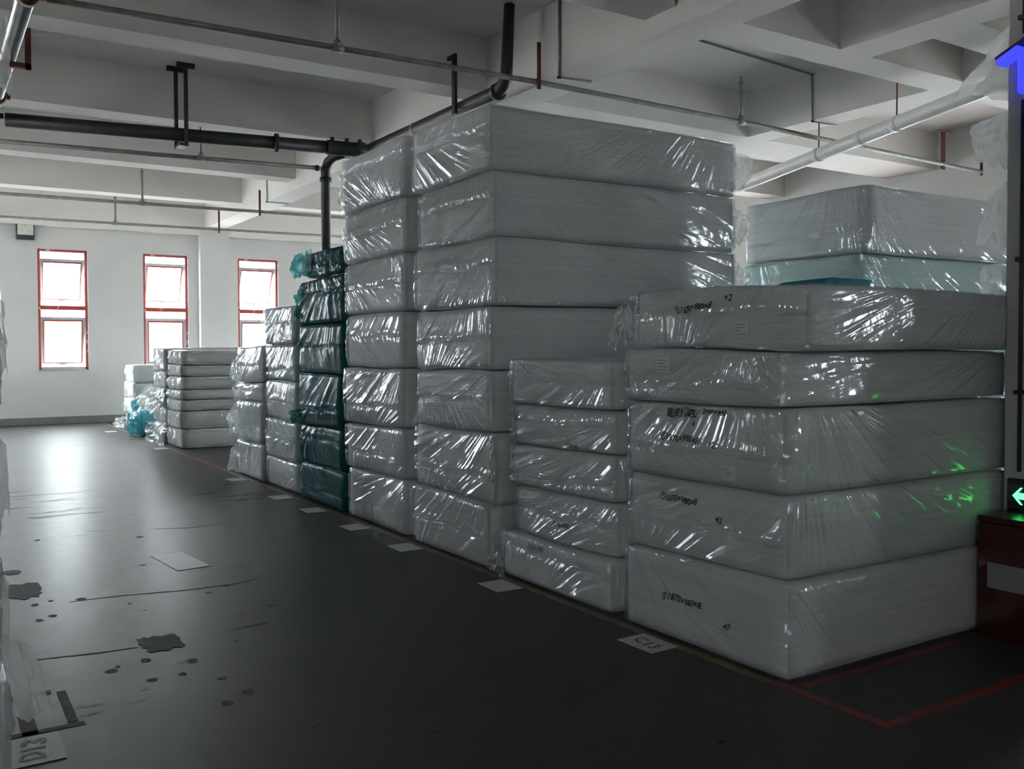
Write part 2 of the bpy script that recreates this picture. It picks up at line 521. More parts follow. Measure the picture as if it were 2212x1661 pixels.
# columns
struct('column_back', MB().box(5.58, 6.27, WALL_Y - 0.22, WALL_Y, 0, 4.45), M['wall'], 'white pilaster between the second and third back windows', 'column')
col_o = struct('column_front', MB().bev(5.25, 5.95, 2.3, 2.965, 0, 4.63, 0.012), M['column'],
               'grey concrete column at the right edge beside the front stack', 'column')


# ------------------------------------------------------------------ windows
def make_window(name, label, origin, rz, sash_open=(20, 9), detail=True):
    root = empty(name, origin, rz)           # local: x along the wall, y outwards, z up
    tag(root, label, 'window', kind='structure')
    w = WIN_W / 2
    h = WIN_Z1 - WIN_Z0
    f = MB()
    t = 0.06
    y0, y1 = 0.05, 0.12
    f.box(-w, -w + t, y0, y1, 0, h).box(w - t, w, y0, y1, 0, h).box(-w, w, y0, y1, h - t, h).box(-w, w, y0, y1, 0, t)
    f.box(-w - 0.02, w + 0.02, -0.015, y0, -0.03, 0.0)
    f.build('frame', M['alu'], root)
    g = MB()
    g.box(-w + 0.002, -w + 0.045, y0 - 0.012, y0, 0.02, h - 0.02).box(w - 0.045, w - 0.002, y0 - 0.012, y0, 0.02, h - 0.02)
    g.box(-w + 0.03, w - 0.03, y0 - 0.012, y0, h - 0.045, h - 0.004)
    g.build('primer_strip', M['redframe'], root)
    zt = 2.53 - WIN_Z0
    MB().box(-w + 0.01, w - 0.01, y0 - 0.03, y1, zt - 0.045, zt + 0.045).build('transom', M['redframe'], root)
    for (top, bot, ang) in ((h - 0.20, zt + 0.09, sash_open[0]), (zt - 0.20, 0.075, sash_open[1])):
        sh = empty('sash', (0, 0.085, top))
        sh.rotation_euler = (math.radians(ang), 0, 0)
        sh.parent = root
        H = top - bot
        s = w - 0.06
        b = 0.06
        MB().box(-s, s, -0.02, 0.03, -b, 0).box(-s, s, -0.02, 0.03, -H, -H + b).box(-s, -s + b, -0.02, 0.03, -H + b, -b).box(s - b, s, -0.02, 0.03, -H + b, -b).build('sash_frame', M['alu'], sh)
        r = 0.035
        MB().box(-s + b, s - b, -0.026, -0.012, -b - r, -b).box(-s + b, s - b, -0.026, -0.012, -H + b, -H + b + r * 0.5).box(-s + b - 0.012, -s + b + 0.008, -0.026, -0.012, -H + b, -b).box(s - b - 0.008, s - b + 0.016, -0.026, -0.012, -H + b, -b).build('primer_bead', M['redframe'], sh)
        MB().box(-s + b, s - b, 0.0, 0.006, -H + b, -b).build('pane', M['glass'], sh)
        MB().box(-0.06, 0.06, -0.05, -0.02, -H + 0.012, -H + 0.035).build('handle', M['alu'], sh)
    return root


wlabels = ['tall window left of the others, both sashes pushed open', 'tall window left of the white pilaster, behind the far stack',
           'tall window right of the pilaster, partly hidden by white packs']
for k, wx in enumerate(BACK_WINDOWS):
    make_window('window_%d' % (k + 1), wlabels[k], (wx, WALL_Y, WIN_Z0), 0, ((20, 8), (22, 2), (24, 6))[k])

for k, wx in enumerate(BACK_WINDOWS_SIDE):
    make_window('window_%d' % (k + 4), 'tall window in the back wall hidden behind the stacks', (wx, WALL_Y, WIN_Z0), 0, (20, 6))
for k, wy in enumerate(SIDE_WINDOWS):
    make_window('window_%d' % (k + 12), 'tall unseen window assumed in the right side wall for daylight', (WALL_X, wy, WIN_Z0), math.radians(-90), (20, 6))

# outside: ground and a neighbouring block
struct('ground', MB().box(-120, 120, -120, 160, -4.2, -4.0), M['ground'], 'pale paved yard outside the windows', 'ground')
nb = empty('neighbouring_building', (10, 62, -4))
tag(nb, 'orange and grey building seen through the window gaps', 'building')
MB().box(-9, 4.2, 0, 10, 0, 8.1).build('wall', M['orange'], nb)
MB().box(4.2, 26, -0.6, 10, 0, 8.3).build('side_wing', M['greywall'], nb)
MB().box(-9.3, 4.2, -0.3, 10.3, 8.1, 8.4).build('roof_edge', M['alu'], nb)
for i in range(5):
    MB().box(-8 + i * 2.4, -6.8 + i * 2.4, -0.06, 0, 4.2, 6.0).build('window', M['lamp_body'], nb)


# ------------------------------------------------------------------ pipework
def pipe(name, label, cat, pts, r, mat, n=16):
    root = empty(name, (pts[0][0], pts[0][1], pts[0][2]))
    tag(root, label, cat)
    o = Vector(pts[0])
    MB().tube([Vector(p) - o for p in pts], r, n).build('pipe', mat, root)
    root['o'] = tuple(o)
    del root['o']
    return root, o


def tee_up(root, o, p, h, r, mat, head=True, fr=0.03):
    """threaded tee on a branch pipe with an upright riser and its sprinkler head"""
    p = Vector(p) - o
    MB().tube([p + Vector((-0.055, 0, 0)), p + Vector((0.055, 0, 0))], fr * 1.25, 12).tube([p, p + Vector((0, 0, 0.07))], fr * 1.1, 12).build('tee', mat, root)
    MB().tube([p + Vector((0, 0, 0.06)), p + Vector((0, 0, h - 0.05))], r, 10).build('riser', mat, root)
    if head:
        MB().tube([p + Vector((0, 0, h - 0.06)), p + Vector((0, 0, h - 0.035))], r * 1.3, 10).tube([p + Vector((0, 0, h - 0.035)), p + Vector((0, 0, h + 0.02))], [r * 0.9, r * 0.35], 8).tube([p + Vector((0, 0, h + 0.02)), p + Vector((0, 0, h + 0.026))], r * 1.0, 10).build('sprinkler_head', mat, root)


def strap(root, o, x, y, zlo, zhi, mat, w=0.022, plate=None):
    MB().box(x - w - o.x, x + w - o.x, y - 0.008 - o.y, y + 0.008 - o.y, zlo - o.z, zhi - o.z).build('hanger', mat, root)
    if plate:
        MB().box(x - plate - o.x, x + plate - o.x, y - 0.05 - o.y, y + 0.05 - o.y, zhi - o.z, zhi + 0.012 - o.z).build('hanger_plate', mat, root)


def clip(root, o, p, r, mat, axis=(1, 0, 0), half=0.02):
    p = Vector(p) - o; a = Vector(axis) * half
    MB().tube([p - a, p + a], r, 14).build('clamp', mat, root)


PZ = 4.38
root, o = pipe('sprinkler_pipe', 'long thin sprinkler pipe crossing the whole ceiling nearest the viewer', 'pipe',
               [(0.905, 8.24, PZ), (3.307, 8.14, PZ), (5.48, 8.06, PZ), (8.55, 8.14, PZ), (11.2, 8.27, PZ), (14.2, 8.42, PZ)], 0.028, M['galv'])
tee_up(root, o, (3.307, 8.14, PZ), 0.80, 0.022, M['galv'])
tee_up(root, o, (8.55, 8.14, PZ), 0.52, 0.024, M['galv'])
strap(root, o, 5.48, 8.03, 4.30, 4.78, M['rust'], 0.02)
strap(root, o, 13.1, 8.37, 4.30, 4.86, M['rust'], 0.045, 0.16)
strap(root, o, 14.2, 8.42, 4.33, 4.62, M['rust'], 0.03)
for cx, cy in ((5.48, 8.06), (13.1, 8.37)): clip(root, o, (cx, cy, PZ), 0.036, M['galv'])

root, o = pipe('sprinkler_pipe', 'thin sprinkler pipe just below the black pipe, ending at the downpipe', 'pipe', [(0.90, 13.2, 4.2), (4.915, 12.751, 4.2)], 0.03, M['galv'])
tee_up(root, o, (3.28, 12.935, 4.2), 0.39, 0.022, M['galv'])
clip(root, o, (4.86, 12.757, 4.2), 0.042, M['black'])
root, o = pipe('sprinkler_pipe', 'thin sprinkler pipe third from the viewer, in front of far beam', 'pipe', [(0.90, 17.6, 4.2), (8.6, 17.15, 4.2)], 0.03, M['galv'])
tee_up(root, o, (3.4, 17.452, 4.2), 0.62, 0.022, M['galv'])
strap(root, o, 5.46, 17.31, 4.12, 4.60, M['rust'], 0.018)
root, o = pipe('sprinkler_pipe', 'thin sprinkler pipe farthest back, close to the window wall', 'pipe', [(0.90, 20.65, 4.2), (9.6, 20.1, 4.2)], 0.028, M['galv'])
tee_up(root, o, (3.46, 20.486, 4.2), 0.58, 0.022, M['galv'])
strap(root, o, 5.52, 20.33, 4.12, 4.60, M['rust'], 0.018)

# bright galvanised main at the left edge with red grooved couplings
root, o = pipe('sprinkler_main', 'shiny galvanised main pipe with red couplings at upper left', 'pipe', [(0.76, 5.4, 4.4), (0.80, 22.3, 4.4)], 0.072, M['duct'], 20)
for yy in (8.24, 11.7, 12.7):
    c = Vector((0.765 + (yy - 5.4) * 0.0024, yy, 4.4)) - o
    MB().tube([c + Vector((0, -0.055, 0)), c + Vector((0, -0.05, 0)), c + Vector((0, 0.05, 0)), c + Vector((0, 0.055, 0))], [0.08, 0.095, 0.095, 0.08], 20).box(c.x + 0.085, c.x + 0.13, c.y - 0.03, c.y + 0.03, c.z - 0.03, c.z + 0.03).box(c.x - 0.13, c.x - 0.085, c.y - 0.03, c.y + 0.03, c.z - 0.03, c.z + 0.03).build('coupling', M['rust'], root)
MB().box(0.905 - o.x, 0.955 - o.x, 9.95 - o.y, 10.0 - o.y, 4.27 - o.z, SLAB - o.z).box(0.55 - o.x, 0.955 - o.x, 9.95 - o.y, 10.0 - o.y, 4.27 - o.z, 4.32 - o.z).box(0.55 - o.x, 0.60 - o.x, 9.95 - o.y, 10.0 - o.y, 4.32 - o.z, SLAB - o.z).build('trapeze_hanger', M['rust'], root)

# black drain pipes
DZ = 4.36
root, o = pipe('black_pipe', 'thick black pipe running across the ceiling to the junction', 'pipe', [(0.93, 12.69, DZ), (2.94, 12.38, DZ), (4.74, 12.09, DZ)], 0.085, M['black'], 20)
d = Vector((0.9885, -0.151, 0))
c = Vector((4.08, 12.2, DZ)) - o
MB().tube([c - d * 0.03, c - d * 0.022, c + d * 0.022, c + d * 0.03], [0.088, 0.125, 0.125, 0.088], 20).build('coupling', M['black'], root)
for xx, dy in ((2.93, -0.115), (2.86, 0.115)):
    MB().box(xx - 0.022 - o.x, xx + 0.022 - o.x, 12.38 + dy - 0.02 - o.y, 12.38 + dy + 0.02 - o.y, 4.2 - o.z, SLAB - o.z - 0.06).build('hanger', M['black'], root)
    MB().box(xx - 0.11 - o.x, xx + 0.11 - o.x, 12.38 + dy - 0.03 - o.y, 12.38 + dy + 0.03 - o.y, SLAB - 0.06 - o.z, SLAB - 0.003 - o.z).build('hanger_plate', M['black'], root)
MB().box(2.84 - o.x, 2.95 - o.x, 12.25 - o.y, 12.51 - o.y, 4.20 - o.z, 4.24 - o.z).build('hanger_saddle', M['black'], root)

root, o = pipe('black_pipe', 'black pipe over the tall stacks bending up into the ceiling', 'pipe',
               [(5.295, 11.83, DZ), (5.285, 8.62, DZ), (5.285, 8.5, DZ + 0.015), (5.29, 8.41, DZ + 0.05), (5.295, 8.37, DZ + 0.14), (5.33, 8.36, SLAB - 0.01)], [0.075, 0.075, 0.075, 0.07, 0.065, 0.058], M['black'], 18)
c = Vector((5.285, 8.53, DZ)) - o
MB().tube([c + Vector((0, -0.03, 0)), c + Vector((0, 0.03, 0))], 0.092, 16).build('coupling', M['black'], root)
MB().box(5.17 - o.x, 5.205 - o.x, 9.27 - o.y, 9.34 - o.y, 4.27 - o.z, 4.95 - o.z).build('hanger', M['black'], root)
MB().box(5.17 - o.x, 5.205 - o.x, 9.34 - o.y, 9.448 - o.y, 4.91 - o.z, 4.95 - o.z).build('hanger_arm', M['black'], root)
clip(root, o, (5.29, 10.5, DZ), 0.079, M['pvc'], (0, 1, 0), 0.01)

root, o = pipe('black_downpipe', 'upright black downpipe behind the tall stack and teal bags', 'pipe', [(5.0, 12.79, 0), (5.0, 12.79, 4.2), (5.02, 12.74, 4.3), (5.06, 12.62, DZ), (5.1, 12.25, DZ)], 0.068, M['black'], 18)
c = Vector((5.12, 12.03, DZ)) - o
MB().tube([c + Vector((-0.37, 0.055, 0)), c + Vector((0.17, -0.025, 0))], 0.1, 18).tube([c + Vector((0, 0.22, 0)), c + Vector((0.1, -0.10, 0))], 0.094, 18).build('junction_tee', M['black'], root)
for dx in (-0.30, -0.1, 0.08):
    q = c + Vector((dx, -dx * 0.15, 0.09))
    MB().tube([q, q + Vector((0, 0, 0.05))], 0.03, 8).build('bolt', M['black'], root)
MB().tube([Vector((0, 0, 4.02)), Vector((0, 0, 4.08))], 0.085, 16).build('coupling', M['black'], root)

# white plastic drain
root, o = pipe('plastic_drain_pipe', 'white plastic drain pipe slanting across the ceiling at right', 'pipe', [(11.7, 13.9, 3.93), (10.6, 9.71, 4.135), (9.6, 5.91, 4.32), (9.1, 4.0, 4.41)], 0.088, M['pvc'], 20)


def on_pvc(t): return Vector((10.6, 9.71, 4.135)).lerp(Vector((9.6, 5.91, 4.32)), t)


pd = (on_pvc(1) - on_pvc(0)).normalized()
for t in (0.40, 0.62, 0.78):
    c = on_pvc(t - 0.04) - o
    MB().tube([c - pd * 0.05, c + pd * 0.05], 0.096, 20).build('pipe_socket', M['pvc'], root)
for t in (0.36, 0.74):
    c = on_pvc(t) - o
    MB().tube([c + Vector((0.0, 0, 0.09)), c + Vector((0.0, 0, 4.9 - on_pvc(t).z if t > 0.5 else 0.48))], 0.009, 8).build('hanger_rod', M['rust'], root)


def conduit(label, pts, r=0.014):
    root, o = pipe('cable_conduit', label, 'conduit', pts, r, M['galv'], 8)
    for p in pts[1:-1]:
        q = Vector(p) - o
        MB().tube([q + Vector((-0.02, 0, 0)), q + Vector((0.02, 0, 0))], r * 1.08, 8).build('elbow', M['black'], root)


conduit('thin conduit running down the girder face above the tall stack', [(5.682, 7.95, SLAB - 0.01), (5.682, 7.95, 4.432), (6.06, 7.9, 4.432)])
conduit('thin conduit under the slab dropping down the right-hand beam', [(7.66, 8.08, 5.23), (10.04, 8.3, 5.228), (10.04, 8.28, 4.608), (10.48, 8.26, 4.608)])
conduit('thin conduit on the girder near the window wall', [(5.685, 17.58, 4.86), (5.685, 17.58, 4.434), (6.12, 17.6, 4.434)], 0.012)

# floodlight on the back wall
fl = empty('floodlight', (1.975, WALL_Y, 4.15))
tag(fl, 'small square black floodlight on the back wall above the window', 'lamp')
MB().bev(-0.175, 0.175, -0.12, -0.03, -0.19, 0.20, 0.012).build('housing', M['lamp_body'], fl)
MB().box(-0.15, 0.15, -0.128, -0.118, -0.09, 0.18).build('lens', M['lamp_glass'], fl)
for (a, b) in ((0, 0.10), (-0.07, 0.0), (0.06, 0.0)):
    MB().box(a - 0.03, a + 0.03, -0.134, -0.127, b - 0.03, b + 0.03).build('diode', M['led'], fl)
MB().box(-0.03, 0.03, -0.03, 0, -0.1, 0.1).build('bracket', M['lamp_body'], fl)

# ------------------------------------------------------------------ column fittings
cc = empty('column_conduit', (5.25, 2.865, 0))
tag(cc, 'thin dark conduit clipped to the front column', 'conduit')
MB().tube([(-0.012, 0, 0.9), (-0.012, 0, 2.99)], 0.011, 8).build('pipe', M['lamp_body'], cc)
MB().tube([(-0.012, 0, 3.36), (-0.012, 0, 4.6)], 0.011, 8).build('pipe', M['lamp_body'], cc)
for zz in (1.35, 2.1, 3.45):
    MB().box(-0.028, 0, -0.022, 0.03, zz - 0.012, zz + 0.012).build('clip', M['lamp_body'], cc)

es = empty('exit_sign', (5.25, 2.74, 0.765))
tag(es, 'black exit sign with a glowing green arrow on the column', 'sign')
MB().bev(-0.03, 0, -0.20, 0.185, -0.095, 0.095, 0.006).build('housing', M['signblack'], es)


def arrow_pts():
    return [(0.15, 0.0), (0.105, 0.048), (0.092, 0.048), (0.118, 0.018), (-0.02, 0.018), (-0.02, -0.018), (0.118, -0.018), (0.092, -0.048), (0.105, -0.048)]


ap = arrow_pts()
mb = MB(); n = len(ap)
mb.v = [(-0.034, y, z) for (y, z) in ap] + [(-0.03, y, z) for (y, z) in ap]
mb.f = [(0, 1, 2, 3, 8 - 0, ) if False else (0, 3, 6), (0, 1, 2, 3), (0, 6, 7, 8), (3, 4, 5, 6)] + [(i, n + i, n + (i + 1) % n, (i + 1) % n) for i in range(n)]
mb.sm = [False] * len(mb.f)
mb.build('arrow', M['signgreen'], es)
mb = MB()
for y in (-0.1, 0.0, 0.1): mb.box(-0.032, -0.0305, y - 0.001, y + 0.001, -0.09, 0.09)
for z in (-0.06, -0.03, 0.03, 0.06): mb.box(-0.032, -0.0305, -0.19, 0.18, z - 0.001, z + 0.001)
mb.build('grid_print', M['greyink'], es)
bl = empty('blue_lamp', (5.25, 2.87, 3.2))
tag(bl, 'glowing blue lamp fixed high on the front column', 'lamp')
MB().box(-0.07, 0, -0.12, 0.0, -0.18, 0.06).build('lamp_body', M['blue'], bl)
tilt = Matrix.Translation((-0.05, 0.0, 0.055)) @ Matrix.Rotation(math.radians(-24), 4, 'X')
MB().box(-0.05, 0.04, -0.02, 0.115, -0.018, 0.014, tilt).build('lamp_head', M['blue'], bl)
MB().box(-0.055, 0.045, -0.13, 0.11, 0.016, 0.028, tilt).build('lamp_cover', M['lamp_body'], bl)
MB().tube([(-0.075, -0.05, -0.05), (-0.068, -0.05, -0.05)], 0.022, 12).build('lens', M['blue'], bl)

rb = empty('red_fire_box', (4.96, 2.94, 0))
tag(rb, 'dark red metal box with a white notice at the column foot', 'box')
MB().bev(0, 0.27, -0.75, 0, 0, 0.64, 0.008).build('body', M['redbox'], rb)
MB().bev(-0.015, 0.275, -0.765, 0.0, 0.64, 0.675, 0.008).build('lid', M['redbox'], rb)
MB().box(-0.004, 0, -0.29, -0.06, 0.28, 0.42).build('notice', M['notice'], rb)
MB().box(-0.03, 0, -0.5, -0.4, 0.5, 0.53).build('handle', M['redbox'], rb)


# ------------------------------------------------------------------ foam packs in plastic bags
_perm = np.random.RandomState(7).rand(4096)


def vnoise(x, y, seed):
    """smooth 2-D value noise in 0..1"""
    xi = np.floor(x).astype(np.int64); yi = np.floor(y).astype(np.int64)
    fx = x - xi; fy = y - yi
    fx = fx * fx * (3 - 2 * fx); fy = fy * fy * (3 - 2 * fy)

    def h(a, b): return _perm[(a * 73 + b * 519 + seed * 1013) % 4096]
    return (h(xi, yi) * (1 - fx) + h(xi + 1, yi) * fx) * (1 - fy) + (h(xi, yi + 1) * (1 - fx) + h(xi + 1, yi + 1) * fx) * fy


def lattice(nx, ny, nz):
    idx = -np.ones((nx + 1, ny + 1, nz + 1), np.int64)
    I, J, K = np.meshgrid(np.arange(nx + 1), np.arange(ny + 1), np.arange(nz + 1), indexing='ij')
    surf = (I == 0) | (I == nx) | (J == 0) | (J == ny) | (K == 0) | (K == nz)
    idx[surf] = np.arange(surf.sum())
    P = np.stack([I[surf] / nx * 2 - 1, J[surf] / ny * 2 - 1, K[surf] / nz * 2 - 1], 1)
    Q = []

    def face(A, flip):
        q = np.stack([A[:-1, :-1], A[1:, :-1], A[1:, 1:], A[:-1, 1:]], -1).reshape(-1, 4)
        Q.append(q[:, ::-1] if flip else q)
    face(idx[0], True); face(idx[-1], False)
    face(idx[:, 0], False); face(idx[:, -1], True)
    face(idx[:, :, 0], True); face(idx[:, :, -1], False)
    return P, np.concatenate(Q)


def rounded(P, a, b, c, r):
    p = P * np.array([a, b, c])
    q = np.clip(p, [-(a - r), -(b - r), -(c - r)], [a - r, b - r, c - r])
    d = p - q
    n = d / np.maximum(np.linalg.norm(d, axis=1, keepdims=True), 1e-9)
    return q + n * r, n


def mesh_np(name, V, Q):
    me = bpy.data.meshes.new(name)
    me.vertices.add(len(V)); me.vertices.foreach_set('co', V.astype(np.float32).ravel())
    k = Q.shape[1]
    me.loops.add(len(Q) * k); me.loops.foreach_set('vertex_index', Q.astype(np.int32).ravel())
    me.polygons.add(len(Q)); me.polygons.foreach_set('loop_start', np.arange(0, len(Q) * k, k, dtype=np.int32))
    me.polygons.foreach_set('use_smooth', np.ones(len(Q), bool))
    me.update(calc_edges=True)
    return me


def fan_attr(me, A):
    at = me.attributes.new('fan', 'FLOAT_VECTOR', 'POINT')
    at.data.foreach_set('vector', A.astype(np.float32).ravel())


def wrinkles(u, v, hu, hv, seed, fold, amp):
    """height and fan coordinates of a wrinkled bag face; u,v in metres about the face centre"""
    rs = np.random.RandomState(seed)
    v0 = fold * hv * 2 - hv + (rs.rand() - 0.5) * 0.12 * u / max(hu, .1) * hv + 0.010 * np.sin(u * 9 + seed)
    topside = v > v0
    s1, s2 = [(-1 if rs.rand() < 0.72 else 1) for _ in range(2)]
    # pull points beyond the face
    c1 = (s1 * hu * rs.uniform(0.5, 1.7), hv * rs.uniform(1.7, 3.6))
    c2 = (-s2 * hu * rs.uniform(0.4, 1.6), -hv * rs.uniform(1.8, 3.8))
    if rs.rand() < 0.5: c2 = (-c2[0], hv * rs.uniform(1.3, 2.4))
    du = np.where(topside, u - c1[0], u - c2[0]); dv = np.where(topside, v - c1[1], v - c2[1])
    r = np.hypot(du, dv); th = np.arctan2(du, np.abs(dv)) + np.where(topside, 0, 3.0)
    rr = r + 0.0
    k1 = rs.uniform(12, 18) * (0.6 / np.median(r) if np.median(r) > 0 else 1) * 1.0
    a = vnoise(th * k1 + 100, rr * 2.0 + 50, seed)
    b = vnoise(th * k1 * 2.3 + 40, rr * 2.6 + 20, seed + 5)
    ridge = np.clip((a - 0.5) / 0.4, 0, 1) ** 1.4 + 0.6 * np.clip((b - 0.52) / 0.4, 0, 1) ** 1.4
    mask = vnoise(u * 2.6 + 30, v * 3.4 + 30, seed + 9)
    mask = np.clip((mask - 0.25) * 2.2, 0.1, 1)
    h = amp * ridge * mask
    h += 0.010 * (vnoise(u * 2.4 + 9, v * 4 + 9, seed + 3) - 0.5)
    h -= 0.016 * np.exp(-((v - v0) / 0.012) ** 2)
    h += 0.008 * np.exp(-((v - v0 - 0.03) / 0.02) ** 2)
    return h, np.stack([th, rr, np.full_like(th, (seed % 97) * 1.37)], -1)


def crumple(V, n, seed, amp):
    x, y, z = V.T
    h = 0
    for k, (f, a) in enumerate(((4.0, 1.0), (9.0, 0.6), (19.0, 0.3))):
        h = h + a * (np.abs(2 * vnoise(y * f + x * f * 0.9 + 31, z * f + 17, seed + k) - 1) + np.abs(2 * vnoise(x * f + 11, y * f - z * f * 0.6 + 71, seed + k + 4) - 1) - 1)
    return h * amp


ORD = ['first', 'second', 'third', 'fourth', 'fifth', 'sixth', 'seventh', 'eighth', 'ninth']
FOAM_CACHE = {}


def pack(name, label, group, x0, x1, y0, y1, z0, z1, seed, film='film', foam='foam', step=0.022, amp=0.012, crump=0.0, rz=0.0, sag=(None, None), rad=0.032, kind='foam pack', dull_side=True):
    """one foam pack: a soft block of sheets in a wrinkled plastic bag"""
    rs = np.random.RandomState(seed)
    root = empty(name, ((x0 + x1) / 2, (y0 + y1) / 2, z0), rz)
    tag(root, label, kind, group)
    a, b, c = (x1 - x0) / 2, (y1 - y0) / 2, (z1 - z0) / 2
    # film
    nx = max(8, int(2 * a / (step * 1.5))); ny = max(8, int(2 * b / step)); nz = max(6, int(2 * c / step))
    P, Q = lattice(nx, ny, nz)
    r = min(rad, c * 0.6)
    V, n = rounded(P, a, b, c, r)
    bul = 1 - P ** 2
    V = V + n * (np.maximum(np.abs(n[:, :2]).max(1), 0) ** 2 * 0.010 * bul[:, 2])[:, None]
    wX = np.maximum(-n[:, 0], 0) ** 3; wY = np.abs(n[:, 1]) ** 3; wP = np.maximum(n[:, 0], 0) ** 3
    wZ = np.abs(n[:, 2]) ** 3
    hX, fX = wrinkles(V[:, 1], V[:, 2], b, c, seed, rs.uniform(0.3, 0.72), amp)
    hY, fY = wrinkles(V[:, 0], V[:, 2], a, c, seed + 50, rs.uniform(-0.5, 0.1), amp * (0.45 if dull_side else 1.0))
    hZ, fZ = wrinkles(V[:, 0], V[:, 1], a, b, seed + 90, -0.5, amp * 0.7)
    h = (wX + wP) * hX + wY * hY + wZ * hZ * 0.5
    if crump:
        h = h + crumple(V, n, seed, crump) * (wX * 1.0 + 0.25 * wY + 0.15 * wZ)
    D = V + n * h[:, None]
    # corners and edges pulled in, gentle lean
    D[:, 2] += 0.008 * (vnoise(D[:, 0] * 1.7 + 5, D[:, 1] * 1.7 + 5, seed + 21) - 0.5) * (P[:, 2] > -0.99)
    D[:, 0] += 0.014 * (vnoise(D[:, 1] * 2 + 3, D[:, 2] * 3 + 60, seed + 33) - 0.5)
    D[:, 2] = np.clip(D[:, 2], -c + 0.001, c - 0.001)
    D[:, 2] += c

    def uneven(W):
        t_ = W[:, 2] / (2 * c)
        for s_, wgt in ((sag[0], 1 - t_), (sag[1], t_)):
            if s_ is not None:
                W[:, 2] += wgt * (s_[0] * W[:, 1] + s_[1] * np.sin(W[:, 1] * 4.2 + s_[2]) + s_[1] * 0.6 * np.sin(W[:, 0] * 2.7 + s_[2] * 2))
    uneven(D)
    me = mesh_np('plastic_bag', D, Q)
    dom = np.argmax(np.stack([np.abs(n[:, 0]), np.abs(n[:, 1]), np.abs(n[:, 2])], 1), 1)
    A = np.where((dom == 0)[:, None], fX, np.where((dom == 1)[:, None], fY, fZ))
    fan_attr(me, A)
    fo = link('plastic_bag', me, root, M[film])
    # foam core, shared resolution, slightly smaller
    g = 0.016
    P2, Q2 = lattice(16, 12, 8)
    V2, n2 = rounded(P2, a - g, b - g, c - 0.002, min(0.022, c - 0.02))
    V2 = V2 + n2 * (np.abs(n2[:, :2]).max(1) ** 2 * 0.006 * (1 - P2[:, 2] ** 2))[:, None]
    V2[:, 2] = np.clip(V2[:, 2], -c + 0.002, c - 0.002) + c
    uneven(V2)
    mf = mesh_np('foam_block', V2, Q2)
    link('foam_block', mf, root, M[foam])
    root['_bag'] = fo.name
    return root, fo


def loose_film(parent, pts, seed, mat, n=24, amp=0.03, name='loose_film'):
    """crumpled loose end of a bag: a bilinear sheet through four corners (local to parent), thrown into folds"""
    p = np.array(pts, float)
    U, W = np.meshgrid(np.linspace(0, 1, n), np.linspace(0, 1, n), indexing='ij')
    u, w = U.ravel()[:, None], W.ravel()[:, None]
    V = p[0] * (1 - u) * (1 - w) + p[1] * u * (1 - w) + p[2] * u * w + p[3] * (1 - u) * w
    nm = np.cross(p[1] - p[0], p[3] - p[0]); nm /= np.linalg.norm(nm)
    size = max(np.linalg.norm(p[1] - p[0]), np.linalg.norm(p[3] - p[0]))
    s = u[:, 0] * 3.2; t = w[:, 0] * 3.2
    h = (np.abs(2 * vnoise(s + t * 0.4 + 9, t * 0.6 + 3, seed) - 1) + 0.5 * np.abs(2 * vnoise(s * 2.3 + 9, t * 1.8 + 30, seed + 2) - 1) + 0.25 * vnoise(s * 6, t * 6, seed + 3) - 0.7)
    V = V + nm * (h * amp)[:, None]
    # ragged outline
    e = np.concatenate([p[1] - p[0], p[3] - p[0]])
    V = V + (p[1] - p[0])[None] * ((vnoise(t * 2.2 + 5, t * 0 + 2, seed + 8) - 0.5) * 0.14 * u[:, 0])[:, None] + (p[3] - p[0])[None] * ((vnoise(s * 2.2 + 5, s * 0 + 2, seed + 9) - 0.5) * 0.14 * w[:, 0])[:, None]
    I = np.arange(n * n).reshape(n, n)
    Q = np.stack([I[:-1, :-1], I[1:, :-1], I[1:, 1:], I[:-1, 1:]], -1).reshape(-1, 4)
    me = mesh_np(name, V, Q)
    fan_attr(me, np.stack([s * 0.35, t * 0.4, np.full_like(s, seed % 31)], -1))
    return link(name, me, parent, M[mat])


def stack(desc, group, x0, x1, y0, y1, zs, seed, film='film', foam='foam', step=0.022, amp=0.012, crump=0.0, jit=0.028, what='clear-wrapped foam pack', overrides=None, name='foam_pack', kind='foam pack', rad=0.032, dull_side=True):
    rs = np.random.RandomState(seed)
    out = []
    n = len(zs) - 1
    bnd = [None] + [((rs.rand() - 0.5) * 0.035, 0.010 * rs.rand(), rs.rand() * 6) for _ in range(n)]
    for i in range(n):
        ov = (overrides or {}).get(i, {})
        j = (rs.rand(4) - 0.5) * 2 * jit
        pos = 'lowest' if i == 0 else ('topmost' if i == n - 1 else ORD[i])
        lab = '%s %s%s in %s' % (pos, what, ' from the floor' if pos in ORD else '', desc)
        out.append(pack(name, ov.get('label', lab), group, x0 + j[0] * 0.7 + ov.get('dx0', 0), x1 + j[1] + ov.get('dx1', 0), y0 + j[2] + ov.get('dy0', 0), y1 + j[3] + ov.get('dy1', 0),
                        zs[i] + 0.001, zs[i + 1], seed * 31 + i * 7, ov.get('film', film), foam, step, ov.get('amp', amp), crump, (rs.rand() - 0.5) * 0.016, (bnd[i], bnd[i + 1]), rad, kind, dull_side))
    return out


